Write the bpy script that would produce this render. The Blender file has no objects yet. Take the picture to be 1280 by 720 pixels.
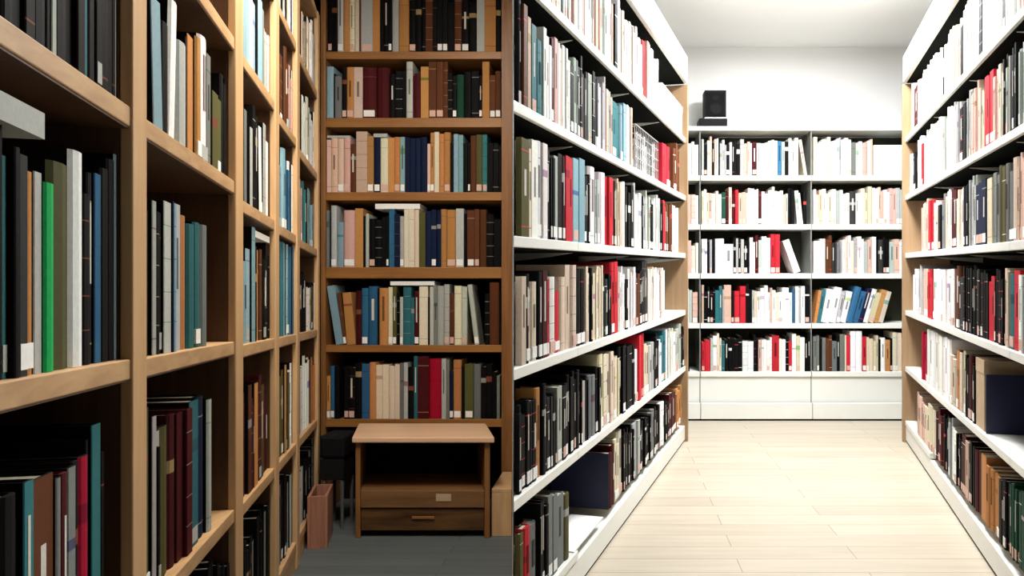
import bpy, math, random, re
from mathutils import Vector

# ------------------------------------------------------------------ camera, light, exposure
sc = bpy.context.scene
col = sc.collection
CH = 1.033            # eye height (m)
FPX, PX, PY = 1000.0, 760.0, 333.0
cam_d = bpy.data.cameras.new('camera')
cam = bpy.data.objects.new('camera', cam_d)
col.objects.link(cam)
cam.location = (0, 0, CH)
cam.rotation_euler = (math.pi / 2, 0, 0)
cam_d.sensor_width = 36.0
cam_d.lens = 36.0 * FPX / 1280.0
cam_d.shift_x = -(PX - 640.0) / 1280.0
cam_d.shift_y = (PY - 360.0) / 1280.0
cam_d.clip_start = 0.05
sc.camera = cam

sc.view_settings.view_transform = 'Standard'
sc.view_settings.look = 'None'
sc.view_settings.exposure = 0.0
sc.view_settings.gamma = 1.0
sc.view_settings.use_curve_mapping = False

world = bpy.data.worlds.new('world')
sc.world = world
world.use_nodes = True
world.node_tree.nodes['Background'].inputs[0].default_value = (0.9, 0.95, 1.0, 1)
world.node_tree.nodes['Background'].inputs[1].default_value = 0.03


def area_light(name, loc, sx, sy, power, color, rot=(0, 0, 0)):
    d = bpy.data.lights.new(name, 'AREA')
    d.shape = 'RECTANGLE'
    d.size, d.size_y = sx, sy
    d.energy = power
    d.color = color
    o = bpy.data.objects.new(name, d)
    o.location = loc
    o.rotation_euler = rot
    col.objects.link(o)
    return o


# ceiling strip lights over the white aisle, and one warmer lamp over the dark aisle
AISLE_LAMPS = [(0.78, 2.3), (1.02, 3.35), (1.16, 4.12)]
for (x, y), pw in zip(AISLE_LAMPS, (15, 26, 96)):
    area_light('aisle_light', (x, y, 2.545), 0.34, 0.85, pw, (0.97, 0.985, 1.0))
area_light('reading_room_light', (-0.72, 2.25, 2.50), 0.30, 0.9, 55, (1.0, 0.93, 0.82))

# ------------------------------------------------------------------ materials
MATS = {}


def nodes_of(name):
    m = bpy.data.materials.new(name)
    m.use_nodes = True
    nt = m.node_tree
    return m, nt, nt.nodes['Principled BSDF'], nt.links


def plain(name, rgb, rough=0.5, metal=0.0, noise=0.06, scale=40.0, bump=0.0, spec=0.5):
    m, nt, bs, ln = nodes_of(name)
    tc = nt.nodes.new('ShaderNodeTexCoord')
    nz = nt.nodes.new('ShaderNodeTexNoise')
    nz.inputs['Scale'].default_value = scale
    nz.inputs['Detail'].default_value = 4
    ln.new(tc.outputs['Object'], nz.inputs['Vector'])
    rp = nt.nodes.new('ShaderNodeValToRGB')
    rp.color_ramp.elements[0].position = 0.3
    rp.color_ramp.elements[1].position = 0.7
    rp.color_ramp.elements[0].color = tuple(c * (1 - noise) for c in rgb) + (1,)
    rp.color_ramp.elements[1].color = tuple(min(1, c * (1 + noise)) for c in rgb) + (1,)
    ln.new(nz.outputs['Fac'], rp.inputs['Fac'])
    ln.new(rp.outputs['Color'], bs.inputs['Base Color'])
    bs.inputs['Roughness'].default_value = rough
    bs.inputs['Metallic'].default_value = metal
    bs.inputs['Specular IOR Level'].default_value = spec
    if bump:
        b = nt.nodes.new('ShaderNodeBump')
        b.inputs['Strength'].default_value = bump
        b.inputs['Distance'].default_value = 0.002
        ln.new(nz.outputs['Fac'], b.inputs['Height'])
        ln.new(b.outputs['Normal'], bs.inputs['Normal'])
    MATS[name] = m
    return m


def wood(name, dark, light, stretch=(2, 2, 22), rough=0.45, spec=0.4):
    """grain runs along the axis with the small stretch value"""
    m, nt, bs, ln = nodes_of(name)
    tc = nt.nodes.new('ShaderNodeTexCoord')
    mp = nt.nodes.new('ShaderNodeMapping')
    mp.inputs['Scale'].default_value = stretch
    nz = nt.nodes.new('ShaderNodeTexNoise')
    nz.inputs['Scale'].default_value = 2.2
    nz.inputs['Detail'].default_value = 7
    nz.inputs['Roughness'].default_value = 0.6
    nz.inputs['Distortion'].default_value = 0.6
    ln.new(tc.outputs['Object'], mp.inputs['Vector'])
    ln.new(mp.outputs['Vector'], nz.inputs['Vector'])
    rp = nt.nodes.new('ShaderNodeValToRGB')
    rp.color_ramp.elements[0].position = 0.32
    rp.color_ramp.elements[1].position = 0.68
    rp.color_ramp.elements[0].color = dark + (1,)
    rp.color_ramp.elements[1].color = light + (1,)
    ln.new(nz.outputs['Fac'], rp.inputs['Fac'])
    ln.new(rp.outputs['Color'], bs.inputs['Base Color'])
    bs.inputs['Roughness'].default_value = rough
    bs.inputs['Specular IOR Level'].default_value = spec
    b = nt.nodes.new('ShaderNodeBump')
    b.inputs['Strength'].default_value = 0.15
    b.inputs['Distance'].default_value = 0.001
    ln.new(nz.outputs['Fac'], b.inputs['Height'])
    ln.new(b.outputs['Normal'], bs.inputs['Normal'])
    MATS[name] = m
    return m


def planks(name, c1, c2, seam, width, row, rough=0.4, spec=0.4):
    m, nt, bs, ln = nodes_of(name)
    tc = nt.nodes.new('ShaderNodeTexCoord')
    br = nt.nodes.new('ShaderNodeTexBrick')
    br.inputs['Color1'].default_value = c1 + (1,)
    br.inputs['Color2'].default_value = c2 + (1,)
    br.inputs['Mortar'].default_value = seam + (1,)
    br.inputs['Scale'].default_value = 1.0
    br.inputs['Mortar Size'].default_value = 0.0018
    br.inputs['Mortar Smooth'].default_value = 0.4
    br.inputs['Brick Width'].default_value = width
    br.inputs['Row Height'].default_value = row
    br.offset = 0.37
    ln.new(tc.outputs['Object'], br.inputs['Vector'])
    mp = nt.nodes.new('ShaderNodeMapping')
    mp.inputs['Scale'].default_value = (1.2, 14, 1)
    nz = nt.nodes.new('ShaderNodeTexNoise')
    nz.inputs['Scale'].default_value = 2.0
    nz.inputs['Detail'].default_value = 6
    ln.new(tc.outputs['Object'], mp.inputs['Vector'])
    ln.new(mp.outputs['Vector'], nz.inputs['Vector'])
    rp = nt.nodes.new('ShaderNodeValToRGB')
    rp.color_ramp.elements[0].position = 0.3
    rp.color_ramp.elements[1].position = 0.7
    rp.color_ramp.elements[0].color = (0.86, 0.85, 0.83, 1)
    rp.color_ramp.elements[1].color = (1.0, 1.0, 1.0, 1)
    ln.new(nz.outputs['Fac'], rp.inputs['Fac'])
    mx = nt.nodes.new('ShaderNodeMix')
    mx.data_type = 'RGBA'
    mx.blend_type = 'MULTIPLY'
    mx.inputs[0].default_value = 1.0
    ln.new(br.outputs['Color'], mx.inputs[6])
    ln.new(rp.outputs['Color'], mx.inputs[7])
    ln.new(mx.outputs[2], bs.inputs['Base Color'])
    bs.inputs['Roughness'].default_value = rough
    bs.inputs['Specular IOR Level'].default_value = spec
    MATS[name] = m
    return m


def attr_mat(name, rough, noise_amt=0.12, spec=0.4, scale=120):
    """colour comes from the mesh's own colour attribute, weathered by noise"""
    m, nt, bs, ln = nodes_of(name)
    at = nt.nodes.new('ShaderNodeAttribute')
    at.attribute_name = 'cover_colour'
    tc = nt.nodes.new('ShaderNodeTexCoord')
    nz = nt.nodes.new('ShaderNodeTexNoise')
    nz.inputs['Scale'].default_value = scale
    nz.inputs['Detail'].default_value = 3
    ln.new(tc.outputs['Object'], nz.inputs['Vector'])
    rp = nt.nodes.new('ShaderNodeValToRGB')
    rp.color_ramp.elements[0].position = 0.3
    rp.color_ramp.elements[1].position = 0.7
    v = 1 - noise_amt
    rp.color_ramp.elements[0].color = (v, v, v, 1)
    rp.color_ramp.elements[1].color = (1, 1, 1, 1)
    ln.new(nz.outputs['Fac'], rp.inputs['Fac'])
    mx = nt.nodes.new('ShaderNodeMix')
    mx.data_type = 'RGBA'
    mx.blend_type = 'MULTIPLY'
    mx.inputs[0].default_value = 1.0
    ln.new(at.outputs['Color'], mx.inputs[6])
    ln.new(rp.outputs['Color'], mx.inputs[7])
    ln.new(mx.outputs[2], bs.inputs['Base Color'])
    bs.inputs['Roughness'].default_value = rough
    bs.inputs['Specular IOR Level'].default_value = spec
    MATS[name] = m
    return m


attr_mat('book_cover', 0.6, spec=0.08)
attr_mat('book_paper', 0.85, spec=0.1)
plain('white_paint', (0.88, 0.88, 0.87), 0.6, noise=0.01, scale=3)
plain('white_steel', (0.74, 0.75, 0.70), 0.42, noise=0.02, scale=8)
plain('shelf_pan', (0.007, 0.008, 0.007), 0.9, noise=0.1, scale=10, spec=0.02)  # near-black colour painting in shade under shelves, canopy and kerbs
plain('dark_back', (0.008, 0.009, 0.007), 0.9, noise=0.15, scale=6, spec=0.02)  # painted darkness seen behind the rack books
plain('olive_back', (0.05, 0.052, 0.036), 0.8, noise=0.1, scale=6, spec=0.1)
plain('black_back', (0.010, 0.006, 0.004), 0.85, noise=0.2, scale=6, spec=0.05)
wood('oak_edge', (0.36, 0.21, 0.10), (0.49, 0.31, 0.155), (18, 1.2, 18))
wood('oak_upright', (0.44, 0.26, 0.125), (0.56, 0.36, 0.185), (18, 18, 1.2))
wood('walnut_shelf', (0.21, 0.085, 0.020), (0.31, 0.14, 0.036), (1.2, 18, 18))
wood('walnut_upright', (0.17, 0.070, 0.020), (0.27, 0.12, 0.036), (18, 18, 1.2))
wood('end_panel_wood', (0.27, 0.165, 0.085), (0.35, 0.22, 0.12), (16, 16, 1.0))
wood('bench_top_wood', (0.58, 0.37, 0.23), (0.70, 0.46, 0.30), (1.0, 14, 14))
wood('bench_wood', (0.12, 0.055, 0.02), (0.22, 0.11, 0.04), (1.0, 14, 14))
wood('drawer_wood', (0.03, 0.010, 0.004), (0.16, 0.075, 0.02), (1.0, 9, 9))
wood('red_board', (0.24, 0.10, 0.065), (0.36, 0.17, 0.11), (12, 12, 1.0))
planks('pale_floor', (0.53, 0.47, 0.375), (0.475, 0.415, 0.325), (0.25, 0.20, 0.145), 1.15, 0.125)
planks('grey_floor', (0.095, 0.11, 0.112), (0.070, 0.084, 0.088), (0.03, 0.032, 0.034), 1.0, 0.09, rough=0.6)
wood('stained_panel', (0.06, 0.026, 0.011), (0.095, 0.044, 0.019), (18, 18, 1.2))  # oak darkened to paint in the shade inside the bays
plain('upright_grey', (0.22, 0.23, 0.21), 0.5)
plain('black_plastic', (0.006, 0.006, 0.007), 0.65, noise=0.1, spec=0.12)
plain('grille_cloth', (0.010, 0.010, 0.011), 0.95, noise=0.5, scale=300, spec=0.05)
plain('grey_plastic', (0.09, 0.09, 0.09), 0.5)
plain('navy_steel', (0.006, 0.008, 0.045), 0.5, noise=0.05)
plain('cardboard', (0.42, 0.31, 0.19), 0.85, noise=0.08, scale=20)
plain('wire_metal', (0.45, 0.45, 0.44), 0.35, metal=0.6, noise=0.02)
plain('white_card', (0.80, 0.80, 0.77), 0.8, noise=0.02)
plain('red_plastic', (0.5, 0.02, 0.02), 0.5)
lampm, lnt, lbs, lln = nodes_of('lamp_diffuser')
lbs.inputs['Emission Color'].default_value = (1, 0.98, 0.95, 1)
lbs.inputs['Emission Strength'].default_value = 3.0
MATS['lamp_diffuser'] = lampm

# ------------------------------------------------------------------ frames: s along the front, d inwards, z up
RAMP = 0.052      # the reading room's floor falls away from the doorway


class Frame:
    def __init__(self, ox, oy, ex, ey, ix, iy, left=False):
        n = math.hypot(ex, ey); self.e = (ex / n, ey / n)
        self.i = (ix, iy)
        if abs(ix * ix + iy * iy) > 1e-9 and not left == 'skew':
            k = math.hypot(ix, iy); self.i = (ix / k, iy / k)
        self.o = (ox, oy)
        self.left = bool(left)
        self.H = 385.0 if left else 333.0

    def xy(self, s, d):
        return (self.o[0] + self.e[0] * s + self.i[0] * d, self.o[1] + self.e[1] * s + self.i[1] * d)

    def w(self, s, d, z):
        x, y = self.xy(s, d)
        return Vector((x, y, z - (RAMP * y if self.left else 0.0)))

    def s_at(self, px, d=0.0):
        q = (px - PX) / FPX
        return (q * (self.o[1] + self.i[1] * d) - self.o[0] - self.i[0] * d) / (self.e[0] - q * self.e[1])

    def z_at(self, y_px, s, d=0.0):
        return CH + (self.H - y_px) / FPX * self.xy(s, d)[1]

    def px(self, s, d, z):
        p = self.w(s, d, z)
        return (PX + FPX * p.x / p.y, PY - FPX * (p.z - CH) / p.y)


F_LONG = Frame(-0.466, 0, -0.242, 1, -1, -0.242, left=True)
F_BACKL = Frame(0, 4.05, 1, 0, 0, 1, left=True)
F_R1 = Frame(-0.7456, 0, 0.255, 1, -1, 0.255)
F_R3 = Frame(0.6796, 0, -0.227, -1, 1, -0.227)
F_UNIT = Frame(0, 5.38, 1, 0, 0, 1)
F_W = Frame(0, 0, 1, 0, 0, 1)
F_WL = Frame(0, 0, 1, 0, 0, 1, left=True)

# ------------------------------------------------------------------ mesh helpers


def mesh_obj(name, verts, faces, mat, parent=None, colors=None, origin=None, bevel=0.0):
    """world-space verts; the object's origin sits at the thing's base"""
    if origin is None:
        n = len(verts)
        zs = min(v[2] for v in verts)
        origin = Vector((sum(v[0] for v in verts) / n, sum(v[1] for v in verts) / n, zs))
    me = bpy.data.meshes.new(name)
    me.from_pydata([tuple(Vector(v) - origin) for v in verts], [], faces)
    me.materials.append(MATS[mat] if isinstance(mat, str) else mat)
    if colors is not None:
        a = me.color_attributes.new('cover_colour', 'FLOAT_COLOR', 'CORNER')
        buf = []
        for p, c in zip(me.polygons, colors):
            buf.extend(list(c[:3]) + [1.0] if False else (c[0], c[1], c[2], 1.0) * p.loop_total)
        a.data.foreach_set('color', buf)
    me.update()
    o = bpy.data.objects.new(name, me)
    col.objects.link(o)
    if parent is not None:
        o.parent = parent
        o.location = origin - Vector(parent.location)
    else:
        o.location = origin
    if bevel:
        b = o.modifiers.new('bevel', 'BEVEL')
        b.width = bevel
        b.segments = 2
        b.limit_method = 'ANGLE'
    return o


def thing(name, loc, label, cat, group=None):
    o = bpy.data.objects.new(name, None)
    o.empty_display_size = 0.1
    o.location = loc
    col.objects.link(o)
    o['label'] = label
    o['category'] = cat
    if group:
        o['group'] = group
    return o


def tag(o, label, cat, group=None):
    o['label'] = label
    o['category'] = cat
    if group:
        o['group'] = group
    return o


def structure(o):
    o['kind'] = 'structure'
    return o


def prism_geo(F, pts, z0, z1):
    n = len(pts)
    v = [F.w(s, d, z0) for s, d in pts] + [F.w(s, d, z1) for s, d in pts]
    f = [tuple(range(n))[::-1], tuple(range(n, 2 * n))]
    for k in range(n):
        j = (k + 1) % n
        f.append((k, j, n + j, n + k))
    return v, f


def prism(name, F, pts, z0, z1, mat, parent=None, bevel=0.0):
    v, f = prism_geo(F, pts, z0, z1)
    return mesh_obj(name, v, f, mat, parent, bevel=bevel)


def box(name, F, s0, s1, d0, d1, z0, z1, mat, parent=None, bevel=0.0):
    return prism(name, F, [(s0, d0), (s1, d0), (s1, d1), (s0, d1)], z0, z1, mat, parent, bevel)


def join_geo(parts):
    V, Fc = [], []
    for v, f in parts:
        b = len(V)
        V += list(v)
        Fc += [tuple(i + b for i in q) for q in f]
    return V, Fc


def box_geo(F, s0, s1, d0, d1, z0, z1):
    return prism_geo(F, [(s0, d0), (s1, d0), (s1, d1), (s0, d1)], z0, z1)


# ------------------------------------------------------------------ the two rooms' shell
CEIL = 2.60
QS = (641.4 - PX) / FPX           # direction of the partition between the rooms
# floors
structure(prism('floor_pale', F_W, [(0.1 * QS, 0.1), (-1.5, -1.6), (3.3, -1.6), (3.3, 5.80), (5.80 * QS, 5.80)], -0.35, 0.0, 'pale_floor'))
QL = (640.2 - PX) / FPX
structure(prism('floor_grey', F_WL, [(0.1 * QL - 0.001, 0.1), (4.6 * QL, 4.6), (-2.2, 4.6), (-2.2, -1.6), (-1.52, -1.6)], -0.08, 0.0, 'grey_floor'))
structure(box('ceiling', F_W, -2.2, 3.3, -1.6, 5.85, CEIL, CEIL + 0.1, 'white_paint'))
structure(box('wall_far', F_W, -0.72, 3.3, 5.72, 5.80, 0, CEIL, 'white_paint'))
structure(box('wall_right', F_W, 3.2, 3.3, -1.6, 5.72, 0, CEIL, 'white_paint'))
structure(box('wall_left', F_W, -2.3, -2.2, -1.6, 4.7, -0.4, CEIL, 'black_back'))
structure(box('wall_rear', F_W, -2.2, 4.6 * QL - 0.1, 4.6, 4.7, -0.4, CEIL, 'black_back'))
dv = [(QS * 1.965, 1.965), (QS * 5.72, 5.72), (QS * 5.72 - 0.05, 5.72), (QS * 4.55 - 0.09, 4.55), (QL * 4.40, 4.40), (QL * 1.965, 1.965)]
structure(prism('wall_middle', F_W, dv, -0.3, CEIL, 'white_paint'))

# ceiling lamps: housing with a diffuser
for k, (x, y) in enumerate(AISLE_LAMPS):
    t = thing('ceiling_light', (x, y, 2.56), ['long white ceiling light nearest the camera over pale aisle', 'long white ceiling light over middle of pale aisle', 'long white ceiling light over far end of pale aisle'][k], 'ceiling light', 'strip lights over the white aisle')
    box('housing', F_W, x - 0.17, x + 0.17, y - 0.45, y + 0.45, 2.565, CEIL - 0.0005, 'white_steel', t)
    box('diffuser', F_W, x - 0.16, x + 0.16, y - 0.43, y + 0.43, 2.55, 2.5645, 'lamp_diffuser', t)
t = thing('ceiling_light', (-0.72, 2.25, 2.52), 'warm ceiling light over the dark reading room', 'ceiling light')
box('housing', F_W, -0.89, -0.55, 1.78, 2.72, 2.53, CEIL - 0.0005, 'walnut_shelf', t)
box('diffuser', F_W, -0.88, -0.56, 1.82, 2.68, 2.515, 2.5295, 'lamp_diffuser', t)

# ------------------------------------------------------------------ library racks of the white room
RZ = [1.79, 1.45, 1.11, 0.775, 0.445, 0.127]
RTH = 0.028
RD = 0.27


def rack(F, s_near, s_far, label, near_px=None, posts=()):
    """s_near/s_far: the picture-left and picture-right ends of the front line"""
    lo, hi = min(s_near, s_far), max(s_near, s_far)
    x, y = F.xy((lo + hi) / 2, 0.13)
    t = thing('library_rack', (x, y, 0), label, 'bookshelf')

    def strip(name, a, b, d0, d1, z0, z1, mat, bevel=0.0):
        pts = [(a, d0), (b, d0), (b, d1), (a, d1)]
        if near_px is not None:        # the run dies into the slanting partition: cut the plan along it
            pts[0] = (a - (0.5 if a <= lo + 1e-6 else 0), d0)
            pts[3] = (pts[0][0], d1)
            out = []
            for k in range(4):
                p, q = pts[k], pts[(k + 1) % 4]
                fp, fq = p[0] - F.s_at(near_px, p[1]), q[0] - F.s_at(near_px, q[1])
                if fp >= 0:
                    out.append(p)
                if (fp >= 0) != (fq >= 0):
                    t_ = fp / (fp - fq)
                    out.append((p[0] + (q[0] - p[0]) * t_, p[1] + (q[1] - p[1]) * t_))
            pts = out
            if len(pts) < 3:
                return None
        return prism(name, F, pts, z0, z1, mat, t, bevel)
    marks = [lo] + sorted(posts) + [hi]
    for zi, z in enumerate(RZ):
        for a, b in zip(marks[:-1], marks[1:]):
            b2 = b - 0.0015 if b < hi else b
            sh = strip('shelf', a, b2, 0.0, 0.245, z - RTH, z, 'white_steel', 0.002)
            # near-black sheet that paints shade onto the white shelf's underside
            shade_sheet = strip('shelf_underside', a, b2, 0.012, 0.243, z - RTH - 0.004, z - RTH - 0.0002, 'shelf_pan')
            if zi == 5:
                break
        if zi < 5:
            for m in marks[1:]:
                m2 = m - 0.006 if m == hi else m
                dm = 0.24
                while near_px is not None and F.s_at(near_px + 0.5, dm) > m2 - 0.004 and dm > 0.05:
                    dm -= 0.005
                g = [F.w(m2 + e, d, z - zz) for e in (-0.004, 0.004) for d, zz in ((0.02, RTH + 0.006), (dm, RTH + 0.006), (dm, 0.060), (dm * 0.42, 0.046))]
                mesh_obj('shelf_bracket', g, [(0, 1, 2, 3), (7, 6, 5, 4), (0, 4, 5, 1), (1, 5, 6, 2), (2, 6, 7, 3), (3, 7, 4, 0)], 'white_steel', t)
    strip('kerb', lo, hi, 0.004, 0.24, 0.012, RZ[5] - RTH - 0.005, 'white_steel', 0.002)
    strip('floor_gap_shade', lo, hi, 0.010, 0.24, 0.0, 0.011, 'shelf_pan')  # dark strip painting the shadow of the gap at the floor
    strip('canopy', lo, hi, -0.012, RD, 2.113, 2.268, 'white_steel', 0.003)
    strip('canopy_shade', lo, hi, 0.008, RD - 0.004, 2.1095, 2.1125, 'shelf_pan')  # painted shade beneath the white canopy
    strip('back_panel', lo, hi, 0.247, 0.262, 0.02, 2.108, 'dark_back')  # added dark sheet for the shade behind the books; racks are open-backed
    return t


s1n, s1f = F_R1.s_at(642.2), F_R1.s_at(857)
r1_posts = [F_R1.s_at(p) for p in (723, 792, 829)]
rack1 = rack(F_R1, s1n, s1f, 'white shelving run on the near side of the pale aisle beside the dark room', 642.2, r1_posts)
box('end_panel', F_R1, s1f + 0.001, s1f + 0.03, -0.012, RD, 0.0, 2.105, 'end_panel_wood', rack1, 0.002)
s3a, s3b = F_R3.s_at(1131.5), F_R3.s_at(1131.5) + 3.0
r3_posts = [F_R3.s_at(p) for p in (1162, 1205, 1262)]
rack3 = rack(F_R3, s3b, s3a, 'white shelving run with wooden end panel opposite, on the far side of the aisle', None, r3_posts)
box('end_panel', F_R3, s3a - 0.032, s3a - 0.001, -0.015, RD, 0.0, 2.105, 'end_panel_wood', rack3, 0.002)

# far wall unit
UZ = [1.645, 1.315, 0.985, 0.650, 0.325]
unit_t = thing('library_rack', (1.2, 5.5, 0), 'low white wall shelving unit facing the aisle under the bare white wall', 'bookshelf')
UPOST = [-0.20, 0.62, 1.369, 2.115]
for z in UZ:
    for a, b in zip(UPOST[:-1], UPOST[1:]):
        box('shelf', F_UNIT, a + 0.0035, b - 0.0035, 0.0, 0.27, z - 0.034, z, 'white_steel', unit_t, 0.002)
for k, p in enumerate(UPOST):
    box('upright', F_UNIT, p - 0.003, p + 0.003, 0.010, 0.28, 0.0, 1.945, 'upright_grey', unit_t)
box('top_board', F_UNIT, UPOST[0] - 0.01, UPOST[-1] + 0.01, -0.004, 0.29, 1.946, 1.975, 'white_steel', unit_t, 0.002)
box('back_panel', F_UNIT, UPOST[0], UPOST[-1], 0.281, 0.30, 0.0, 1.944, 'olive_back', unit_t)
for a, b in zip(UPOST[:-1], UPOST[1:]):
    box('lower_panel', F_UNIT, a + 0.0035, b - 0.0035, 0.012, 0.03, 0.115, 0.290, 'white_steel', unit_t)
    box('kerb', F_UNIT, a + 0.002, b - 0.002, -0.03, -0.004, 0.012, 0.118, 'white_steel', unit_t, 0.002)
box('floor_gap_shade', F_UNIT, UPOST[0], UPOST[-1], -0.026, -0.006, 0.0, 0.011, 'shelf_pan', unit_t)  # painted shadow line where the kerb meets the floor

# ------------------------------------------------------------------ pale oak bookcase along the dark aisle
# shelf heights, one list per bay: the shelves are adjustable and not quite in line
LZB = [[2.10, 1.740, 1.363, 0.949, 0.520, 0.11], [2.10, 1.733, 1.362, 0.946, 0.512, 0.11], [2.09, 1.724, 1.326, 0.932, 0.500, 0.11],
       [2.08, 1.702, 1.320, 0.930, 0.500, 0.11], [2.07, 1.680, 1.314, 0.930, 0.500, 0.11]]
LTH = 0.036
LD = 0.34
lpost_y = [(0.50, 0.57), (1.313, 1.382), (2.07, 2.16), (2.665, 2.735), (3.155, 3.225), (3.84, 3.91)]
ky = math.hypot(0.242, 1)
lposts = [(a * ky, b * ky) for a, b in lpost_y]
case1 = thing('bookcase', F_LONG.w((lposts[0][0] + lposts[-1][1]) / 2, 0.17, 0), 'pale oak bookcase with open bays running along the dark aisle', 'bookcase')
for a, b in lposts:
    box('upright', F_LONG, a + 0.001, b - 0.001, 0.0165, LD, 0.0, 2.46, 'stained_panel', case1)  # bay sides coloured darker as painted shade
    box('edge_strip', F_LONG, a, b, -0.004, 0.016, 0.0, 2.46, 'oak_upright', case1, 0.003)
for LZ, (a0, a1), (b0, b1) in zip(LZB, lposts[:-1], lposts[1:]):
    for z in LZ:
        box('shelf', F_LONG, a1 + 0.0005, b0 - 0.0005, 0.0, LD, z - LTH + 0.003, z, 'oak_edge', case1, 0.002)
        box('shelf_underside', F_LONG, a1 + 0.0005, b0 - 0.0005, 0.003, LD, z - LTH, z - LTH + 0.0028, 'stained_panel', case1)  # thin dark layer painting shade under the oak shelf
    box('plinth', F_LONG, a1 + 0.0005, b0 - 0.0005, 0.006, LD, 0.0, LZ[-1] - LTH - 0.001, 'oak_edge', case1)
    box('top_board', F_LONG, a1 + 0.0005, b0 - 0.0005, 0.0, LD, 2.425, 2.46, 'oak_edge', case1, 0.002)
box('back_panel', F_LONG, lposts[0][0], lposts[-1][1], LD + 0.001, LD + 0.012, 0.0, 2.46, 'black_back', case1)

# ------------------------------------------------------------------ dark wooden bookcase closing the dark aisle
BZ = [2.333, 1.997, 1.620, 1.240, 0.845, 0.470]
bx0, bx1 = F_BACKL.s_at(400.5), F_BACKL.s_at(640.0)
case2 = thing('bookcase', F_BACKL.w((bx0 + bx1) / 2, 0.15, 0), 'dark brown wooden bookcase filled with old books closing the dark aisle', 'bookcase')
bpl = F_BACKL.s_at(406.5)
bpr = F_BACKL.s_at(627)
BTH = [0.038, 0.048, 0.042, 0.056, 0.036, 0.040]
for z, th in zip(BZ, BTH):
    box('shelf', F_BACKL, bpl + 0.0005, bpr - 0.0005, 0.004, 0.28, z - th, z, 'walnut_shelf', case2, 0.002)
box('upright', F_BACKL, bx0, bpl, 0.0, 0.28, 0.0, 2.74, 'walnut_upright', case2, 0.003)
prism('upright', F_BACKL, [(bpr, 0), (bx1, 0), (F_BACKL.s_at(640.0, 0.30), 0.28), (bpr - 0.002, 0.28)], 0.0, 2.74, 'walnut_upright', case2)
box('top_board', F_BACKL, bpl + 0.0005, bpr - 0.0005, 0.0, 0.28, 2.70, 2.74, 'walnut_shelf', case2, 0.002)
prism('back_panel', F_BACKL, [(bx0, 0.281), (F_BACKL.s_at(639.5, 0.30), 0.281), (F_BACKL.s_at(639.5, 0.30), 0.293), (bx0, 0.293)], 0.0, 2.74, 'black_back', case2)

# ------------------------------------------------------------------ books
PAL = {   # colour letter: (linear rgb, name)
    'W': ((0.80, 0.80, 0.78), 'white'), 'C': ((0.66, 0.58, 0.44), 'cream'), 'K': ((0.0035, 0.0035, 0.004), 'black'),
    'D': ((0.03, 0.03, 0.03), 'charcoal'), 'G': ((0.16, 0.17, 0.165), 'grey'), 'R': ((0.50, 0.022, 0.035), 'red'),
    'P': ((0.62, 0.41, 0.34), 'pale pink'), 'B': ((0.03, 0.12, 0.24), 'blue'), 'N': ((0.006, 0.012, 0.04), 'navy blue'),
    'T': ((0.03, 0.14, 0.16), 'teal'), 'L': ((0.22, 0.36, 0.42), 'light blue'), 'O': ((0.46, 0.21, 0.07), 'tan'),
    'E': ((0.10, 0.035, 0.014), 'brown'), 'M': ((0.055, 0.006, 0.008), 'maroon'), 'V': ((0.085, 0.08, 0.028), 'olive green'),
    'S': ((0.40, 0.42, 0.40), 'silver grey'), 'F': ((0.01, 0.06, 0.035), 'dark green'), 'Z': ((0.01, 0.40, 0.10), 'bright green'),
    'Y': ((0.65, 0.60, 0.34), 'yellow'), 'X': ((0.34, 0.005, 0.03), 'crimson'),
}
SPINE = 0.014


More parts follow.
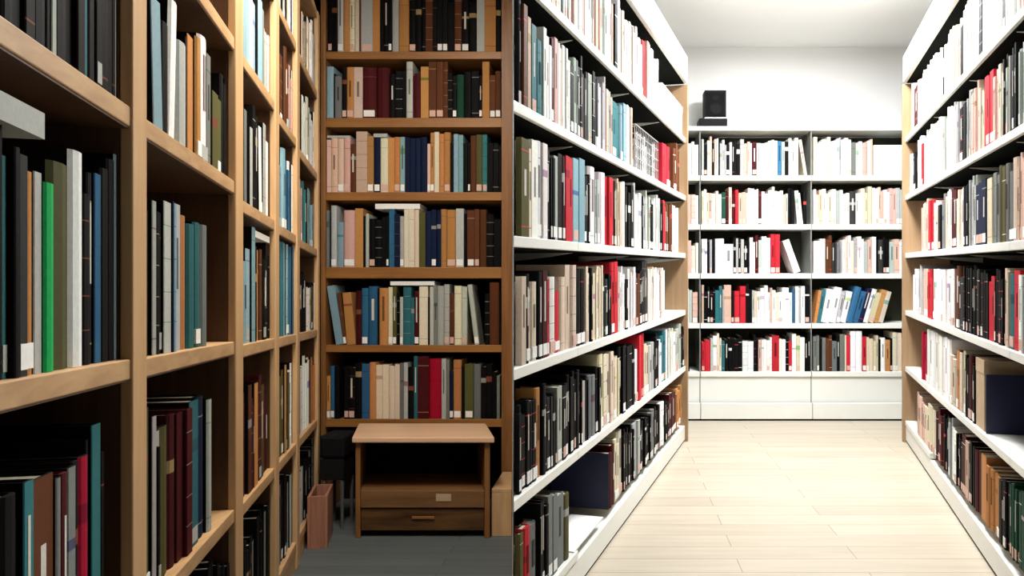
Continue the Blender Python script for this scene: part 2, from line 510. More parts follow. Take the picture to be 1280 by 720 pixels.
def book_geo(w, h, d, c, rng, rounded, bands, tagc, titlec, board=None):
    """book in its own axes: x across the spine, y inwards, z up. -> cover, pages, tag, title as (verts, faces, colours)"""
    t = min(0.0025, w * 0.18)
    r = w * 0.16 if rounded else min(0.0015, w * 0.1)
    out = [(0, d), (0, r)]
    if rounded:
        for k in range(1, 4):
            a = math.pi * k / 4
            out.append((w / 2 - w / 2 * math.cos(a), r - r * math.sin(a)))
    else:
        out += [(r, 0), (w - r, 0)]
    out += [(w, r), (w, d), (w - t, d), (w - t, r + t), (t, r + t), (t, d)]
    ns = len(out) - 6 - 1 + 1        # spine segments lie between index 1 and this
    zs = [0.0]
    cs = []
    for (b0, b1, bc) in bands:
        if b0 > zs[-1] + 1e-4:
            cs.append(c); zs.append(b0)
        cs.append(bc); zs.append(b1)
    if zs[-1] < h - 1e-4:
        cs.append(c); zs.append(h)
    n = len(out)
    V, Fc, C = [], [], []
    for z in zs:
        V += [(x, y, z) for x, y in out]
    last_spine = n - 6
    for k in range(len(zs) - 1):
        for j in range(n):
            j2 = (j + 1) % n
            Fc.append((k * n + j, k * n + j2, (k + 1) * n + j2, (k + 1) * n + j))
            C.append(cs[k] if 1 <= j < last_spine else (board or c))
    # U-shaped caps as quads
    for base, flip in ((0, True), ((len(zs) - 1) * n, False)):
        qs = [(0, 1, n - 2, n - 1), (n - 6, n - 5, n - 4, n - 3)]
        sp = list(range(1, n - 5)) + [n - 3, n - 2]
        for q in qs + [tuple(sp)]:
            q = tuple(base + i for i in q)
            Fc.append(q[::-1] if flip else q)
            C.append(board or c)
    cover = (V, Fc, C)
    pc = (0.62, 0.56, 0.44)
    x0, x1, y0, y1, z0, z1 = t * 1.02, w - t * 1.02, r + t * 1.05, d - 0.004, 0.0015, h - 0.004

    def bx(x0, x1, y0, y1, z0, z1, cc):
        v = [(x0, y0, z0), (x1, y0, z0), (x1, y1, z0), (x0, y1, z0), (x0, y0, z1), (x1, y0, z1), (x1, y1, z1), (x0, y1, z1)]
        f = [(3, 2, 1, 0), (4, 5, 6, 7), (0, 1, 5, 4), (1, 2, 6, 5), (2, 3, 7, 6), (3, 0, 4, 7)]
        return v, f, [cc] * 6
    pages = bx(x0, x1, y0, y1, z0, z1, pc)
    tg = ti = None
    if tagc:
        th = min(0.032, h * 0.14)
        tg = bx(w * 0.10, w * 0.90, -0.0006, r + 0.0006, 0.008, 0.008 + th, tagc)
    if titlec:
        ti = bx(w * 0.36, w * 0.62, -0.0005, r + 0.0004, h * 0.42, h * rng.uniform(0.68, 0.88), titlec)
    return cover, pages, tg, ti


TOK = re.compile(r'(\d+)([<>]\d+)?(?:/(\d+))?([A-Z_]*)(!?)')
BOOKS = []
rnd = random.Random(11)


def row(F, z, zmax, spec, end, case, shelf_word, tmin=0.018, tmax=0.034, hmin=0.72, hmax=0.92, tags=0.5, tagcols=('W',), titles=0.3,
        depth=(0.16, 0.21), clip=None, set0=0.012, rounded=0.5, sides=0.005, lim=(-1e9, 1e9)):
    """spec: 'px[<lean][/ytop]CODE[!] px...': boundaries in order; lean and top belong to the run that ends there, ! makes it one book"""
    rng = random.Random(spec + case)
    toks = TOK.findall(spec)
    free = zmax - z - 0.012
    cur = lim[0]
    lean_prev = 0.0
    h_prev = 0.0
    fd = set0
    rowlist = []
    for k, (px, _l, _y, code, one) in enumerate(toks):
        p0 = float(px)
        p1, lean, yt = float(end), None, None
        if k + 1 < len(toks):
            p1, lean, yt = float(toks[k + 1][0]), toks[k + 1][1], toks[k + 1][2]
        if code in ('_', ''):
            continue
        a, b = F.s_at(p0, fd), F.s_at(p1, fd)
        a = max(a, cur + 0.0008)
        if b - a < 0.004:
            continue
        th = 0.0
        if lean:
            th = math.radians(float(lean[1:])) * (-1 if lean[0] == '<' else 1)
        ht = None
        if yt:
            ht = F.z_at(float(yt), (a + b) / 2, fd) - z
        widths = []
        if one:
            widths = [b - a]
            if b - a > 0.075:
                nn = int(math.ceil((b - a) / 0.06))
                widths = [(b - a) / nn] * nn
        else:
            L = b - a
            tot = 0
            while tot < L - 0.008:
                x = rng.uniform(tmin, tmax)
                if L - tot < 1.5 * tmin or L - tot - x < 0.010:
                    x = L - tot
                widths.append(x)
                tot += x
        base_h = rng.uniform(hmin, hmax) * free
        pos = a
        for wd in widths:
            letter = rng.choice(code)
            if letter == 'W' and not one and not F.left:
                letter = rng.choice('WWWWWWSCP' if not code.startswith('WW') else 'W')
            h = ht * rng.uniform(0.985, 1.015) if ht else min(base_h * rng.uniform(0.88, 1.08), free)
            h = max(0.10, min(h, free))
            if th and wd * abs(math.sin(th)) + h * math.cos(th) > free:
                h = (free - wd * abs(math.sin(th))) / math.cos(th)
            if th < 0 and lean_prev >= 0:
                pos = max(pos, cur + h * math.sin(-th) + 0.001)
            if th >= 0 and lean_prev > 0 and th == 0:
                pos = max(pos, cur + h_prev * math.sin(lean_prev) + 0.001)
            gap = 0.0008
            eff = wd - gap
            if pos + eff > b + 0.03:
                break
            if pos + eff > lim[1] - 0.001:
                eff = lim[1] - 0.001 - pos
                if eff < 0.006:
                    break
            thick = eff * math.cos(th) if th else eff
            if thick < 0.004:
                pos += wd
                continue
            dd = rng.uniform(*depth)
            sb = fd + rng.uniform(-1, 1) * sides
            if clip is not None:
                # the run dies into the slanting partition: shallower books near it
                while dd > 0.013 and F.s_at(clip, sb + dd) > pos - 0.002:
                    dd -= 0.005
                if F.s_at(clip, sb + dd) > pos:
                    pos += wd
                    continue
            rowlist.append(dict(F=F, s=pos, w=thick, h=h, d=dd, sb=sb, z=z, th=th, c=letter, case=case, shelf=shelf_word,
                                seed=rng.random(), tag=(rng.choice(tagcols) if rng.random() < tags else None),
                                title=rng.random() < titles, rounded=rng.random() < rounded))
            pos += wd
            cur = pos - gap
            lean_prev = th
            h_prev = h
    n = 0
    for q in rowlist:
        xs, ys = [], []
        for ss in (q['s'], q['s'] + q['w']):
            for zz in (z, z + q['h']):
                px_, py_ = F.px(ss + (zz - z) * math.sin(q['th']), q['sb'], zz)
                xs.append(px_); ys.append(py_)
        x0, x1 = max(0, min(xs)), min(1280, max(xs))
        y0, y1 = max(0, min(ys)), min(720, max(ys))
        q['area'] = max(0, x1 - x0) * max(0, y1 - y0)
        if F is F_LONG:
            q['area'] *= 1.0
        q['ord'] = None
        if q['area'] > 4:
            n += 1
            q['ord'] = n
    BOOKS.extend(rowlist)


TOPW = ['top shelf', 'second shelf down', 'third shelf down', 'fourth shelf down', 'fifth shelf down', 'sixth shelf down']

# --- dark back bookcase
CB = 'dark brown bookcase'
specB = [
    '407S410K422S429O437C!443C449E451S!466O!475K490S!498O!511K532E!541K568E577K596S!606O!620K',
    '407L!417/84K419G!427/95K433O!442/84C!453/84M!470/85M!487/85K508S!516/75M!518M!526/92O!536/83E560/76K571F580K603O!612/73E',
    '407P!414/174P!422/173P!430/173P!438/173E445P!459/165O!467/171N!475/172C!485/172O!493/172O!500/172L!506/172N534/172P!538O!543/165C!549/165O!555/166O!563/165K567L!573/168L!579/168K588E!595/170V!603/168T!609/168K',
    '407G!412/264K414S!421/257L!429/277P!444/263O!454/260K457S!461/268K486B!493/262N500S!505/270C!511/262C!518/262C!524/262V!532/266N551/263O!558/262O!570/261S!580/262K584E608/262K',
    '407K408L!<9/358L!<9/358E!<8/366O!<5/366M450B!460/360B!472/358K474O!485/360C!491/359V!496/358K500S!503T!513/358T518M524C!535/358K537S!542/358G!547/358S!555/357S!562/356E!568/366C!<5/358S!<6/358S!<7/356_600K612E!624/352K',
    '407O!412/470B!415/457K<6C!424<8/459K440K452B!462/455O!470/454C!478/456C!486/456C!494/457C!500/455G!505/453S!510/453K517T!522/445M!536/445X!552/448S!558/449G!562/449N!567O!577/449K581V!592/454G!601/455K621G!625/470K',
]
specB[4] = '408L!415<9/358L!425<9/358E!434<7/366O!445<5/366M452B!460/360B!472/358K474O!485/360C!491/359V!496/358K500S!504T!514/358T518M524C!535/358K537S!542/358G!547/358S!555/357S!562/356E!568/366C!577/358S!584/358_590S!596<7/356_606K612E!624/352K'
specB[5] = '407O!413/470B!418/457K424C!430<8/459K436K452B!462/455O!470/454C!478/456C!486/456C!494/457C!500/455G!505/453S!510/453K517T!522/445M!536/445X!552/448S!558/449G!562/449N!567O!577/449K581V!592/454G!601/455K621G!625/470K'
upB = [2.70] + [z - t for z, t in zip(BZ, BTH)]
for k in range(6):
    row(F_BACKL, BZ[k], upB[k], specB[k], 626, CB, TOPW[k], tags=0.35, tagcols=('W', 'W', 'P'), titles=0.15, depth=(0.15, 0.2), tmin=0.02, tmax=0.04, hmin=0.78, hmax=0.86, lim=(bpl + 0.0015, bpr - 0.002))

# --- pale oak bookcase on the left: (row, bay) -> spec, end px
BAY = ['nearest bay', 'second bay', 'third bay', 'fourth bay', 'farthest bay']
ends = [(-150, 163), (180.5, 292.5), (303.5, 342.5), (349, 369.7), (375.5, 396)]
specL = {
    (1, 2): '303L!308L!312W!316L!321L!326G!330S!336W!', (1, 3): '349E!355E!360P!365W!', (1, 4): '376W!380W!384S!388W!392W!',
    (0, 2): '303S316O325K', (0, 3): '349S356C362W!', (0, 4): '376C384W390S',
    (2, 0): '-0K', (2, 2): '304G!307K311S!314K322W!328<3S!332W!337C!', (2, 3): '349L!353L!357B!362W!366C!', (2, 4): '376P!379T!384L!388L!392L!',
    (3, 2): '304L!309L!314L!318/286K320O!325/312E!328/312K334K', (3, 3): '349T!354/300L!358/300L!362/305B!366/308', (3, 4): '376K383W!388/360V!392/358W!',
    (4, 2): '304M308E!312/480M316O!320/480M326V!332/480M337C!', (4, 3): '349V!354O!358V!362W!366L!', (4, 4): '376W!382W!388O!',
    (5, 2): '304K314G!320K330G!334K', (5, 3): '349G!353K360S!364K', (5, 4): '376S!380K388G!392K',
}
specL[(2, 0)] = '0K64S!70K103T!108K146W!152K158L!'
specL[(2, 1)] = '181K184L!196<4E203K212W!221>4/0S!232K237O!244/46O!250/46W!259/46G!264/68V!278/120K'
specL[(3, 0)] = '0K6T!13K20D!31O!44/212S!54/215Z!66/228V!89/205W!105/186K121B!129/216K147L!156/195K'
specL[(3, 1)] = '181M184K189S!194/250K203S!212/252N!214/252L!219/252K221S!228/254O!236/270T!244/279T!251/279G!258/280_264_'
specL[(4, 1)] = '181V!190/508S!195/520K198S!203/537V!216/531M!238/514T!249/499N!259/497S!264/497_'
specL[(4, 0)] = '0K27T!40/605E!66/596G!72/596M!81/590G!91/580K99_100X!111/572K114_120T!131/533K135_'
specL[(5, 1)] = '230K250K270K285_'
for (r, b), sp in sorted(specL.items()):
    LZ = LZB[b]
    upL = [2.42] + [z - LTH for z in LZ]
    row(F_LONG, LZ[r], upL[r], sp, ends[b][1], 'pale oak bookcase, ' + BAY[b], ['top shelf', 'second shelf down', 'third shelf down', 'fourth shelf down', 'fifth shelf down', 'lowest shelf'][r],
        tags=0.25, tagcols=('W', 'S'), titles=0.2, depth=(0.17, 0.23), tmin=0.022, tmax=0.04, hmin=0.7, hmax=0.84, set0=0.014, sides=0.006,
        lim=(lposts[b][1] + 0.002, lposts[b + 1][0] - 0.002))

# --- white aisle, picture-left rack
upR = [2.108] + [z - RTH - 0.005 for z in RZ]
C1 = 'rack beside dark room'
spec1 = [
    '655W672W700S704W728P!730W768K!771W800P!803R!808P!815W!820W',
    '643P650K!653E!658S!662P666T!672T!679W686W689M!692P696W712K!716S!719G!722K728D736S740K748W752S757W765T!770T!775L!781W792_828R!838/182_843E!849',
    '643K650V!660/172C!664W!672/176W!684/178K693S!698/195K703M!706R!716/195L!723/200L!730/200K738W!745S750W!756/215R!768/222K770C776W782K!791S!793/228W!801K804S812K816W820S826K829R!833E840W!849',
    '643K650C!656K660C665C!672/352K677M!683/340R!686W!694/345R!702/365C!708/346C!720/331K!731/336W738K742C753D759K764R!768/327R!772/327W782K!786W794E!799K804D810/326W824K826W830',
    '643K672O!678K684D690K696S!702K728S!733K736G!745K750C!755/443C!766/442C774K!784/432K!794/432W!798R!806/412C!812S!818K823W828T!833W844S!851K',
    '643G!652V!656R!664G!674K686G!697G!706V!712_761M!768C!774C!779K785K792S!800K813G!817K825W!830K836M!845O!852',
]
ends1 = [823, 849, 851, 838, 855, 855]
for k in range(6):
    row(F_R1, RZ[k], upR[k], spec1[k], ends1[k], C1, TOPW[k], tags=0.55 if k else 0.2, tagcols=('W', 'W', 'W', 'P') if k else ('P',), titles=0.5,
        depth=(0.15, 0.20), tmin=0.014, tmax=0.036, clip=642.6, lim=(-1e9, s1f - 0.003), hmin=0.76, hmax=0.88)
# --- white aisle, picture-right rack
C3 = 'rack with wooden end panel'
spec3 = [
    '1139P!1143M!1147W1156S1160W1178K!1180W1200K!1203W1225K!1229W1255K!1258W',
    '1138S1142K!1147W1152R!1156W1180S1185W1195S1201K!1208S1214P1222C1230R!1243P1248C1254K1258S1263K1272S',
    '1150P!1156P!1161R!1166W1173K!1176G!1182W1190M!1197W1205K1211S1220N!1234C!1240G!1248V!1256G!1265C!1271P',
    '1142W!1148S1153P!1159R!1165W!1192/337E!1199D!1205K1220D1227K1234R!1242K1254C1262T!1268R!1275W',
    '1152X!1159/417W!1188/418C!1195O!1200C!1206K1211M!1215K1219_',
    '1146P!1152P!1156C!1170M!1178K1186S1190W!1196K1203M!1208P!1212K1218M!1227O!1233O!1250/590K1262F',
]
ends3 = [1290, 1290, 1290, 1292, 1219, 1292]
for k in range(6):
    row(F_R3, RZ[k], upR[k], spec3[k], ends3[k], C3, TOPW[k], tags=0.5 if k else 0.1, tagcols=('W', 'W', 'P', 'P'), titles=0.4,
        depth=(0.15, 0.20), tmin=0.014, tmax=0.034, hmin=0.76, hmax=0.88)
# --- far wall unit, two visible bays
upU = [1.944] + [z - 0.034 for z in UZ]
CU = 'wall unit'
specU = [('877S880K!884W890K!893W898K!900S908K!912W915K!918K925S930W940M!946W968S972B!977S981K!986W998C!1004<8C!1008<9', 1013, '1017C1024W1032P!1034W1064G!1070W1078P!1084W1088P!', 1091),
         ('877W886P!890W902F!907M!911P!915M!919R!923P!928W935W948M!952W965W975W985K!989K!993W!998<5W!1004<6K!1008', 1013, '1017W1045S1050W1062D!1070W1085C1090W1105W1120S', 1131),
         ('877W884K!887S!890K894W!905W!917K!920S923K!926S930K937W944M!948S952W963R!969/293R!975/293_993W!1002<20', 1013, '1017W!1025W!1032/298E1040D1046G!1050_1053W1080S1085W1095K1098D1104K1112S1118P1124W', 1131),
         ('877P!880K894T!899T!903W905P!914K918R!925R!932K940S943W960W990B!994W1006K!', 1012, '1017O!1021>9T!1026>9W!1036>11W!1045>11S!1050>11W!1058>13B!1066>15B!1073>16N!1079>16W!1085>16Y!1092>16O!1098>16C!1104>16', 1108),
         ('877R!881/428R!888/425W896C902T906K928W!935W!942K948W965R!974/420W982K!986R!990W1000W1006K', 1013, '1017G1024K1028G1033E1040G1046K1050G1056C1058R!1063/419W!1070/414W!1078/414R!1083C1098K!1101W!1107O!1113K!1116C', 1131)]
for k in range(5):
    a, ea, b, eb = specU[k]
    row(F_UNIT, UZ[k], upU[k], a, ea, CU, TOPW[k] + ' of first bay', tags=0.4, tagcols=('W', 'P'), titles=0.3, depth=(0.16, 0.2), tmin=0.014, tmax=0.028, hmin=0.78, hmax=0.88)
    row(F_UNIT, UZ[k], upU[k], b, eb, CU, TOPW[k] + ' of second bay', tags=0.4, tagcols=('W', 'P'), titles=0.3, depth=(0.16, 0.2), tmin=0.014, tmax=0.028, hmin=0.78, hmax=0.88)
# the sliver of the third bay seen past the rack's end
for k in range(5):
    row(F_UNIT, UZ[k], upU[k], ['850W', '850E860W', '850P864W', '850W872K', '850K862C!868<10'][k], 873, CU, TOPW[k] + ' of the bay behind the rack end', tags=0.2, titles=0.1,
        depth=(0.16, 0.2), tmin=0.018, tmax=0.034, hmin=0.74, hmax=0.84)

ORD1 = ['', 'first', 'second', 'third', 'fourth', 'fifth', 'sixth', 'seventh', 'eighth', 'ninth', 'tenth', 'eleventh', 'twelfth', 'thirteenth', 'fourteenth', 'fifteenth', 'sixteenth', 'seventeenth', 'eighteenth', 'nineteenth']
TENS = {2: 'twent', 3: 'thirt', 4: 'fort', 5: 'fift', 6: 'sixt', 7: 'sevent', 8: 'eight', 9: 'ninet'}


def ordinal(n):
    if n < 20:
        return ORD1[n]
    t, u = divmod(n, 10)
    return TENS[t] + ('ieth' if u == 0 else 'y-' + ORD1[u])


N_INDIVIDUAL = 300
order = sorted([b for b in BOOKS if b['ord']], key=lambda b: -b['area'])
chosen = set(id(b) for b in order[:N_INDIVIDUAL])


def build_geo(b):
    rng = random.Random(b['seed'])
    base = PAL[b['c']][0]
    j = rng.uniform(0.82, 1.12)
    c = tuple(min(0.86, v * j * rng.uniform(0.93, 1.07)) for v in base)
    h, w = b['h'], b['w']
    bands = []
    lum = sum(c) / 3
    left = b['F'].left
    if w > 0.012 and rng.random() < 0.55:
        if lum < 0.1:
            bc = rng.choice([(0.30, 0.22, 0.10), (0.25, 0.25, 0.24), (0.16, 0.05, 0.03)]) if left else rng.choice([(0.6, 0.6, 0.58), (0.35, 0.35, 0.35), (0.5, 0.05, 0.05)])
        else:
            bc = tuple(v * rng.choice([0.35, 0.55, 0.7]) for v in c)
        k = rng.random()
        if k < 0.45:
            z0 = h * rng.uniform(0.80, 0.88)
            bands = [(h * 0.10, h * 0.10 + 0.003, bc), (z0, z0 + 0.003, bc)]
        elif k < 0.7:
            z0 = h * rng.uniform(0.55, 0.75)
            bands = [(z0, z0 + rng.uniform(0.01, 0.03), bc)]
        elif k < 0.85:
            bands = [(h * 0.20, h * 0.20 + 0.002, bc), (h * 0.4, h * 0.4 + 0.002, bc), (h * 0.62, h * 0.62 + 0.002, bc), (h * 0.84, h * 0.84 + 0.002, bc)]
    tg = PAL[b['tag']][0] if b['tag'] and w > 0.011 else None
    ti = None
    if b['title'] and w > 0.014:
        ti = (0.55, 0.53, 0.48) if lum < 0.12 else tuple(v * 0.3 for v in c)
    # oak bookcase: coloured spine, near-black boards
    board = (0.006, 0.005, 0.005) if (b['F'] is F_LONG and b['c'] != 'M') else None
    return book_geo(w, h, b['d'], c, rng, b['rounded'], bands, tg, ti, board)


def to_world(b, verts):
    F, th = b['F'], b['th']
    ct, st = math.cos(th), math.sin(th)
    res = []
    for x, y, z in verts:
        if th < 0:       # leans back over its first corner
            X, Z = x * ct + z * st, z * ct - x * st
        elif th > 0:
            xr = x - b['w']
            X, Z = b['w'] / 1.0 + xr * ct + z * st, z * ct - xr * st
        else:
            X, Z = x, z
        res.append(F.w(b['s'] + X, b['sb'] + y, b['z'] + 0.0004 + Z))
    return res


stuffV, stuffF, stuffC = [], [], []
GROUPS = {CB: 'books in the dark brown bookcase', C1: 'books on the rack beside the dark room', C3: 'books on the rack with the wooden end panel', CU: 'books on the wall unit'}
for b in BOOKS:
    geo = build_geo(b)
    if id(b) in chosen:
        cv, pg, tg, ti = geo
        W = to_world(b, cv[0])
        n = len(W)
        org = b['F'].w(b['s'] + b['w'] / 2, b['sb'] + b['d'] / 2, b['z'])
        t = mesh_obj('book', W, cv[1], 'book_cover', None, cv[2], origin=org)
        size = 'tall ' if b['h'] > 0.285 else ('short ' if b['h'] < 0.20 else '')
        thick = 'thick ' if b['w'] > 0.045 else ('slim ' if b['w'] < 0.016 else '')
        adj = (size or thick)
        lean = 'leaning ' if b['th'] else ''
        case = b['case']
        where = f"{b['shelf']}, {case}"
        lab = f"{adj}{lean}{PAL[b['c']][1]} book, {ordinal(b['ord'])} from left, {where}"
        t['label'] = lab
        t['category'] = 'book'
        t['group'] = GROUPS.get(case, 'books in the pale oak bookcase')
        mesh_obj('pages', to_world(b, pg[0]), pg[1], 'book_paper', t, pg[2])
        if tg:
            mesh_obj('spine_tag', to_world(b, tg[0]), tg[1], 'book_paper', t, tg[2])
        if ti:
            mesh_obj('title_strip', to_world(b, ti[0]), ti[1], 'book_paper', t, ti[2])
    else:
        for g in geo:
            if g is None:
                continue
            k = len(stuffV)
            stuffV += to_world(b, g[0])
            stuffF += [tuple(i + k for i in q) for q in g[1]]
            stuffC += g[2]
so = mesh_obj('books', stuffV, stuffF, 'book_cover', None, stuffC, origin=Vector((0.8, 3.5, 0)))
so['kind'] = 'stuff'
so['label'] = 'the many smaller and more distant books filling the shelves of both rooms'
so['category'] = 'books'
print('BOOKS total', len(BOOKS), 'in view', len(order), 'smallest individual', order[min(len(order), N_INDIVIDUAL) - 1]['area'])

# ------------------------------------------------------------------ books lying flat on the rows


def flat_book(F, z, px0, px1, thick, code, label, group, depth=0.17, d0=0.012, cat='book', name='book', tilt=0):
    a, b = F.s_at(px0, d0), F.s_at(px1, d0)
    zt = z
    for q in BOOKS:
        if q['F'] is F and abs(q['z'] - z) < 1e-6 and q['s'] + q['w'] + q['h'] * max(0, math.sin(q['th'])) > a and q['s'] - q['h'] * max(0, -math.sin(q['th'])) < b:
            zt = max(zt, z + q['h'] * math.cos(q['th']) + q['w'] * abs(math.sin(q['th'])))
    zt += 0.0012
    c = PAL[code][0]
    t = 0.0022
    # cover wraps the pages: lower board, upper board, spine along the shelf's front
    parts = [box_geo(F, a, b, d0, d0 + depth, zt, zt + t), box_geo(F, a, b, d0, d0 + depth, zt + thick - t, zt + thick),
             box_geo(F, a, b, d0, d0 + t, zt + t, zt + thick - t)]
    V, Fc = join_geo(parts)
    org = F.w((a + b) / 2, d0 + depth / 2, zt)
    o = mesh_obj(name, V, Fc, 'book_cover', None, [c] * len(Fc), origin=org)
    tag(o, label, cat, group)
    V, Fc = box_geo(F, a + 0.003, b - 0.003, d0 + t + 0.0005, d0 + depth - 0.003, zt + t + 0.0003, zt + thick - t - 0.0003)
    mesh_obj('pages', V, Fc, 'book_paper', o, [(0.66, 0.64, 0.58)] * len(Fc))
    return o


FG = 'books lying flat on top of the rows'
flat_book(F_LONG, LZB[0][3], -70, 56, 0.033, 'S', 'pale blue-grey book lying flat on the upright books, nearest bay of pale oak bookcase', FG, 0.2, 0.004)
flat_book(F_LONG, LZB[2][3], 319, 337, 0.020, 'W', 'white book lying flat across upright books, third bay of pale oak bookcase', FG, 0.2)
flat_book(F_BACKL, BZ[2], 409, 438, 0.012, 'S', 'thin pale book lying on the pale pink books, third shelf down, dark brown bookcase', FG)
flat_book(F_BACKL, BZ[2], 467, 484, 0.018, 'S', 'small grey book lying flat, third shelf down of the dark brown bookcase', FG)
flat_book(F_BACKL, BZ[3], 469, 525, 0.026, 'W', 'white book lying flat on the row, fourth shelf down, dark brown bookcase', FG)
flat_book(F_BACKL, BZ[4], 488, 543, 0.020, 'W', 'white book lying flat on the row, fifth shelf down, dark brown bookcase', FG)

# ------------------------------------------------------------------ dark room: small bench, stool, crate, box
TS = Frame(0, 3.57, 1, 0, -0.242, 1, left='skew')


def tb(name, s0, s1, d0, d1, z0, z1, mat, par, bevel=0.0):
    return box(name, TS, s0, s1, d0, d1, z0, z1, mat, par, bevel)


a, b = TS.s_at(440), TS.s_at(618)
bench = thing('side_table', TS.w((a + b) / 2, 0.22, 0), 'low wooden table with pale top and a drawer, standing before the dark brown bookcase', 'table')
TZ = 0.455
tb('table_top', a, b, 0.0, 0.44, TZ - 0.024, TZ, 'bench_top_wood', bench, 0.004)
tb('side_panel', a + 0.014, a + 0.036, 0.02, 0.42, 0.0, TZ - 0.0245, 'walnut_upright', bench, 0.002)
tb('side_panel', b - 0.042, b - 0.018, 0.02, 0.42, 0.0, TZ - 0.0245, 'walnut_upright', bench, 0.002)
tb('back_panel', a + 0.037, b - 0.043, 0.405, 0.415, 0.03, TZ - 0.0245, 'black_back', bench)
tb('shelf', a + 0.037, b - 0.043, 0.05, 0.40, 0.195, 0.210, 'bench_wood', bench, 0.001)
dr = tb('drawer', a + 0.0375, b - 0.0435, 0.036, 0.05, 0.030, 0.128, 'drawer_wood', bench, 0.002)
rail = tb('front_rail', a + 0.037, b - 0.043, 0.026, 0.044, 0.135, 0.212, 'bench_wood', bench, 0.002)
lc, ld = TS.s_at(545, 0.02), TS.s_at(564, 0.02)
o = tb('paper_label', lc, ld, 0.0235, 0.0255, 0.165, 0.198, 'cardboard', bench)
hx = (a + b) / 2
tb('drawer_pull', hx - 0.05, hx + 0.05, 0.026, 0.0355, 0.085, 0.095, 'walnut_shelf', bench, 0.001)

# black padded stool left of the table
sx0, sx1, sy0, sy1 = -1.345, -1.225, 3.72, 3.90
stool = thing('stool', F_WL.w((sx0 + sx1) / 2, 3.83, 0), 'black padded stool squeezed between the pale bookcase and the low table', 'stool')
box('cushion', F_WL, sx0, sx1, sy0, sy1, 0.33, 0.44, 'black_plastic', stool, 0.015)
box('seat_box', F_WL, sx0 + 0.006, sx1 - 0.006, sy0 + 0.006, sy1 - 0.006, 0.232, 0.329, 'grille_cloth', stool, 0.004)
for x in (sx0 + 0.018, sx1 - 0.018):
    for y in (sy0 + 0.02, sy1 - 0.02):
        g = []
        for zz, r in ((0.0, 0.007), (0.2315, 0.010)):
            for k in range(8):
                g.append(F_WL.w(x + r * math.cos(k * math.pi / 4), y + r * math.sin(k * math.pi / 4), zz))
        mesh_obj('leg', g, [tuple(range(8))[::-1], tuple(range(8, 16))] + [(k, (k + 1) % 8, 8 + (k + 1) % 8, 8 + k) for k in range(8)], 'grey_plastic', stool)

# reddish crate at the foot of the oak bookcase
FC = Frame(-0.374, 0, -0.242, 1, -1, -0.242, left=True)
c0, c1 = 3.44 * ky, 3.68 * ky
crate = thing('crate', FC.w((c0 + c1) / 2, 0.04, 0), 'low reddish wooden crate on the grey floor at the foot of the pale oak bookcase', 'crate')
box('long_side', FC, c0, c1, 0.0, 0.012, 0.0, 0.225, 'red_board', crate, 0.001)
box('long_side', FC, c0, c1, 0.070, 0.082, 0.0, 0.225, 'red_board', crate, 0.001)
box('end_board', FC, c0, c0 + 0.012, 0.0125, 0.0695, 0.0, 0.225, 'red_board', crate, 0.001)
box('end_board', FC, c1 - 0.012, c1, 0.0125, 0.0695, 0.0, 0.225, 'red_board', crate, 0.001)
box('bottom_board', FC, c0 + 0.0125, c1 - 0.0125, 0.0125, 0.0695, 0.004, 0.016, 'red_board', crate)

# plain wooden box to the right of the table
FB = Frame(0, 3.62, 1, 0, 0, 1, left=True)
p = [(FB.s_at(614.5), 0), (FB.s_at(639.6), 0), (FB.s_at(639.6, 0.38), 0.38), (FB.s_at(614.5) - 0.012, 0.38)]
p[3] = (p[0][0] + 0.0, 0.38)
wb = thing('wooden_box', FB.w((p[0][0] + p[1][0]) / 2, 0.19, 0), 'plain tan wooden box on the floor between the low table and the partition', 'box')
prism('box_body', FB, p, 0.0, 0.195, 'oak_upright', wb, 0.002)
prism('lid', FB, [(x, y) for x, y in p], 0.196, 0.214, 'oak_upright', wb, 0.002)

# ------------------------------------------------------------------ white room: bookends, boxes, basket, speaker


def bookend(F, px, z, ytop, label, side):
    """steel bookend: an upright plate across the shelf and a foot plate on the side of the empty stretch"""
    s = F.s_at(px, 0.012)
    zt = F.z_at(ytop, s, 0.012)
    t = thing('bookend', F.w(s, 0.12, z), label, 'bookend', None)
    box('upright_plate', F, s - 0.004 * (side > 0), s + 0.004 * (side < 0), 0.010, 0.235, z + 0.0005, zt, 'navy_steel', t, 0.001)
    return t


bookend(F_R1, 760.5, RZ[5], 567, 'dark navy bookend beside an empty stretch on lowest shelf, rack beside dark room', 1)
be = bookend(F_R3, 1233.0, RZ[4], 468, 'dark navy bookend in front of the cream box file, rack with wooden end panel', -1)


def open_box(name, F, s0, s1, d0, d1, z0, z1, mat, label, cat, lidh=0.03):
    t = thing(name, F.w((s0 + s1) / 2, (d0 + d1) / 2, z0), label, cat)
    box('box_body', F, s0, s1, d0, d1, z0 + 0.0004, z1 - lidh, mat, t, 0.001)
    box('lid', F, s0 - 0.0012, s1 + 0.0012, d0 - 0.0012, d1 + 0.0012, z1 - lidh + 0.0004, z1, mat, t, 0.001)
    return t


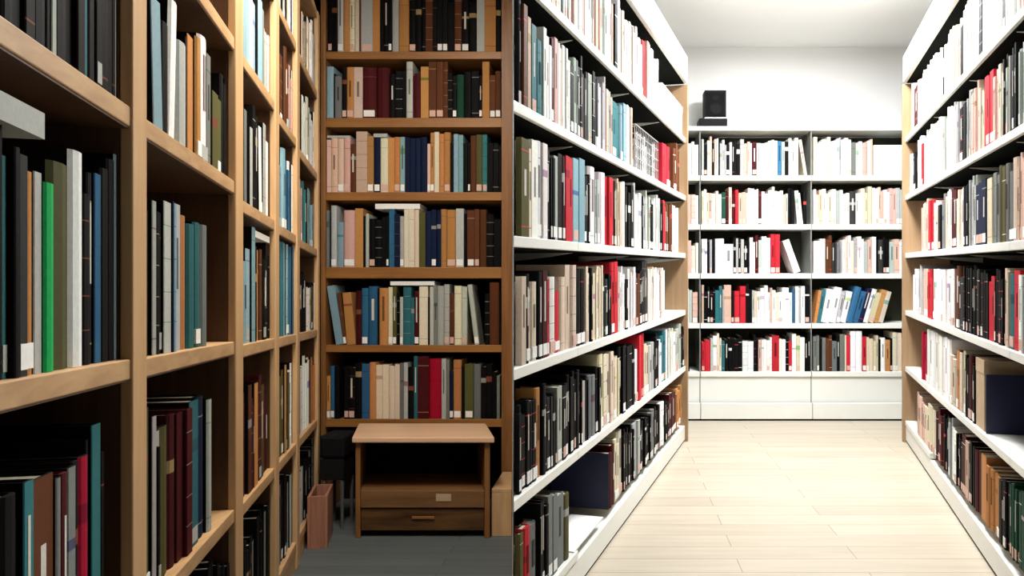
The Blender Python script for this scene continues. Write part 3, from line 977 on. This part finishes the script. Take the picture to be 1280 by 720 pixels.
sa, sb_ = F_R3.s_at(1220, 0.012), F_R3.s_at(1230.5, 0.012)
zt = F_R3.z_at(446, sa, 0.012)
bf = open_box('box_file', F_R3, min(sa, sb_) + 0.002, max(sa, sb_) - 0.002, 0.012, 0.235, RZ[4], min(zt, upR[4] - 0.01), 'cardboard', 'cream cardboard box file beside the navy bookend, rack with wooden end panel', 'box file', 0.05)
sa, sb_ = F_R1.s_at(829), F_R1.s_at(854)
open_box('storage_box', F_R1, sa, sb_, 0.006, 0.2, RZ[0], 1.955, 'white_card', 'white storage box at the far end of the top shelf, rack beside the dark room', 'box', 0.04)
sa, sb_ = F_UNIT.s_at(1093), F_UNIT.s_at(1131)
open_box('storage_box', F_UNIT, sa, sb_, 0.004, 0.2, UZ[0], 1.85, 'white_card', 'white storage box on the top shelf of the wall unit, beside its books', 'box', 0.04)
# sheets of paper on the empty stretch of the lowest shelf
sa, sb_ = F_R1.s_at(720), F_R1.s_at(756)
o = box('paper_sheet', F_R1, sa, sb_, 0.006, 0.13, RZ[5] + 0.0004, RZ[5] + 0.0042, 'white_card')
tag(o, 'sheaf of white paper lying on the empty stretch of lowest shelf, rack beside dark room', 'paper')

# wire basket with discs on the second shelf
sa, sb_ = F_R1.s_at(796.5), F_R1.s_at(825)
zb = RZ[1]
bk = thing('wire_basket', F_R1.w((sa + sb_) / 2, 0.1, zb), 'silver wire basket of small cases, second shelf down, rack beside the dark room', 'basket')
geo = []
n = 14
for k in range(n + 1):
    s = sa + (sb_ - sa) * k / n
    geo.append(box_geo(F_R1, s - 0.0015, s + 0.0015, 0.010, 0.013, zb + 0.002, zb + 0.19))
    geo.append(box_geo(F_R1, s - 0.0015, s + 0.0015, 0.187, 0.190, zb + 0.002, zb + 0.19))
for zz in (0.002, 0.05, 0.10, 0.15, 0.19):
    geo.append(box_geo(F_R1, sa, sb_, 0.008, 0.0115, zb + zz, zb + zz + 0.004))
    geo.append(box_geo(F_R1, sa, sb_, 0.1885, 0.192, zb + zz, zb + zz + 0.004))
    geo.append(box_geo(F_R1, sa, sa + 0.003, 0.010, 0.19, zb + zz, zb + zz + 0.004))
    geo.append(box_geo(F_R1, sb_ - 0.003, sb_, 0.010, 0.19, zb + zz, zb + zz + 0.004))
V, Fc = join_geo(geo)
mesh_obj('wire_frame', V, Fc, 'wire_metal', bk)
rg = random.Random(4)
s = sa + 0.012
k = 0
while s < sb_ - 0.03:
    wd = rg.uniform(0.012, 0.024)
    hh = rg.uniform(0.12, 0.175)
    cc = rg.choice('KSWGWK')
    V, Fc = box_geo(F_R1, s, s + wd - 0.001, 0.02, 0.16, zb + 0.007, zb + 0.007 + hh)
    o = mesh_obj('disc_case', V, Fc, 'book_cover', None, [PAL[cc][0]] * len(Fc))
    k += 1
    tag(o, 'small %s case, %s from left in the silver wire basket' % (PAL[cc][1], ordinal(k)), 'disc case', 'cases standing in the wire basket')
    s += wd

# loudspeaker on a black dock, standing on the wall unit
uz = 1.975
x0, x1 = F_UNIT.s_at(874, 0.07), F_UNIT.s_at(909, 0.07)
sp = thing('speaker', F_UNIT.w((x0 + x1) / 2, 0.13, uz), 'black loudspeaker on a wider black base, standing on top of the wall unit', 'speaker')
box('base', F_UNIT, x0, x1, 0.06, 0.22, uz + 0.0003, uz + 0.066, 'black_plastic', sp, 0.004)
bx0_, bx1_ = F_UNIT.s_at(881, 0.08), F_UNIT.s_at(908, 0.08)
box('trim_strip', F_UNIT, bx0_, bx1_, 0.078, 0.20, uz + 0.0665, uz + 0.074, 'wire_metal', sp)
box('cabinet', F_UNIT, bx0_, bx1_, 0.085, 0.21, uz + 0.0745, uz + 0.262, 'black_plastic', sp, 0.003)
box('grille', F_UNIT, bx0_ + 0.014, bx1_ - 0.014, 0.0795, 0.0845, uz + 0.088, uz + 0.245, 'grille_cloth', sp, 0.001)
for zc, r in ((uz + 0.135, 0.038), (uz + 0.21, 0.020)):
    g = []
    xc = (bx0_ + bx1_) / 2
    for dd in (0.0765, 0.0794):
        for k in range(20):
            g.append(F_UNIT.w(xc + r * math.cos(k * math.pi / 10), dd, zc + r * math.sin(k * math.pi / 10)))
    mesh_obj('driver_cone', g, [tuple(range(20)), tuple(range(20, 40))[::-1]] + [(k, 20 + k, 20 + (k + 1) % 20, (k + 1) % 20) for k in range(20)], 'black_plastic', sp)
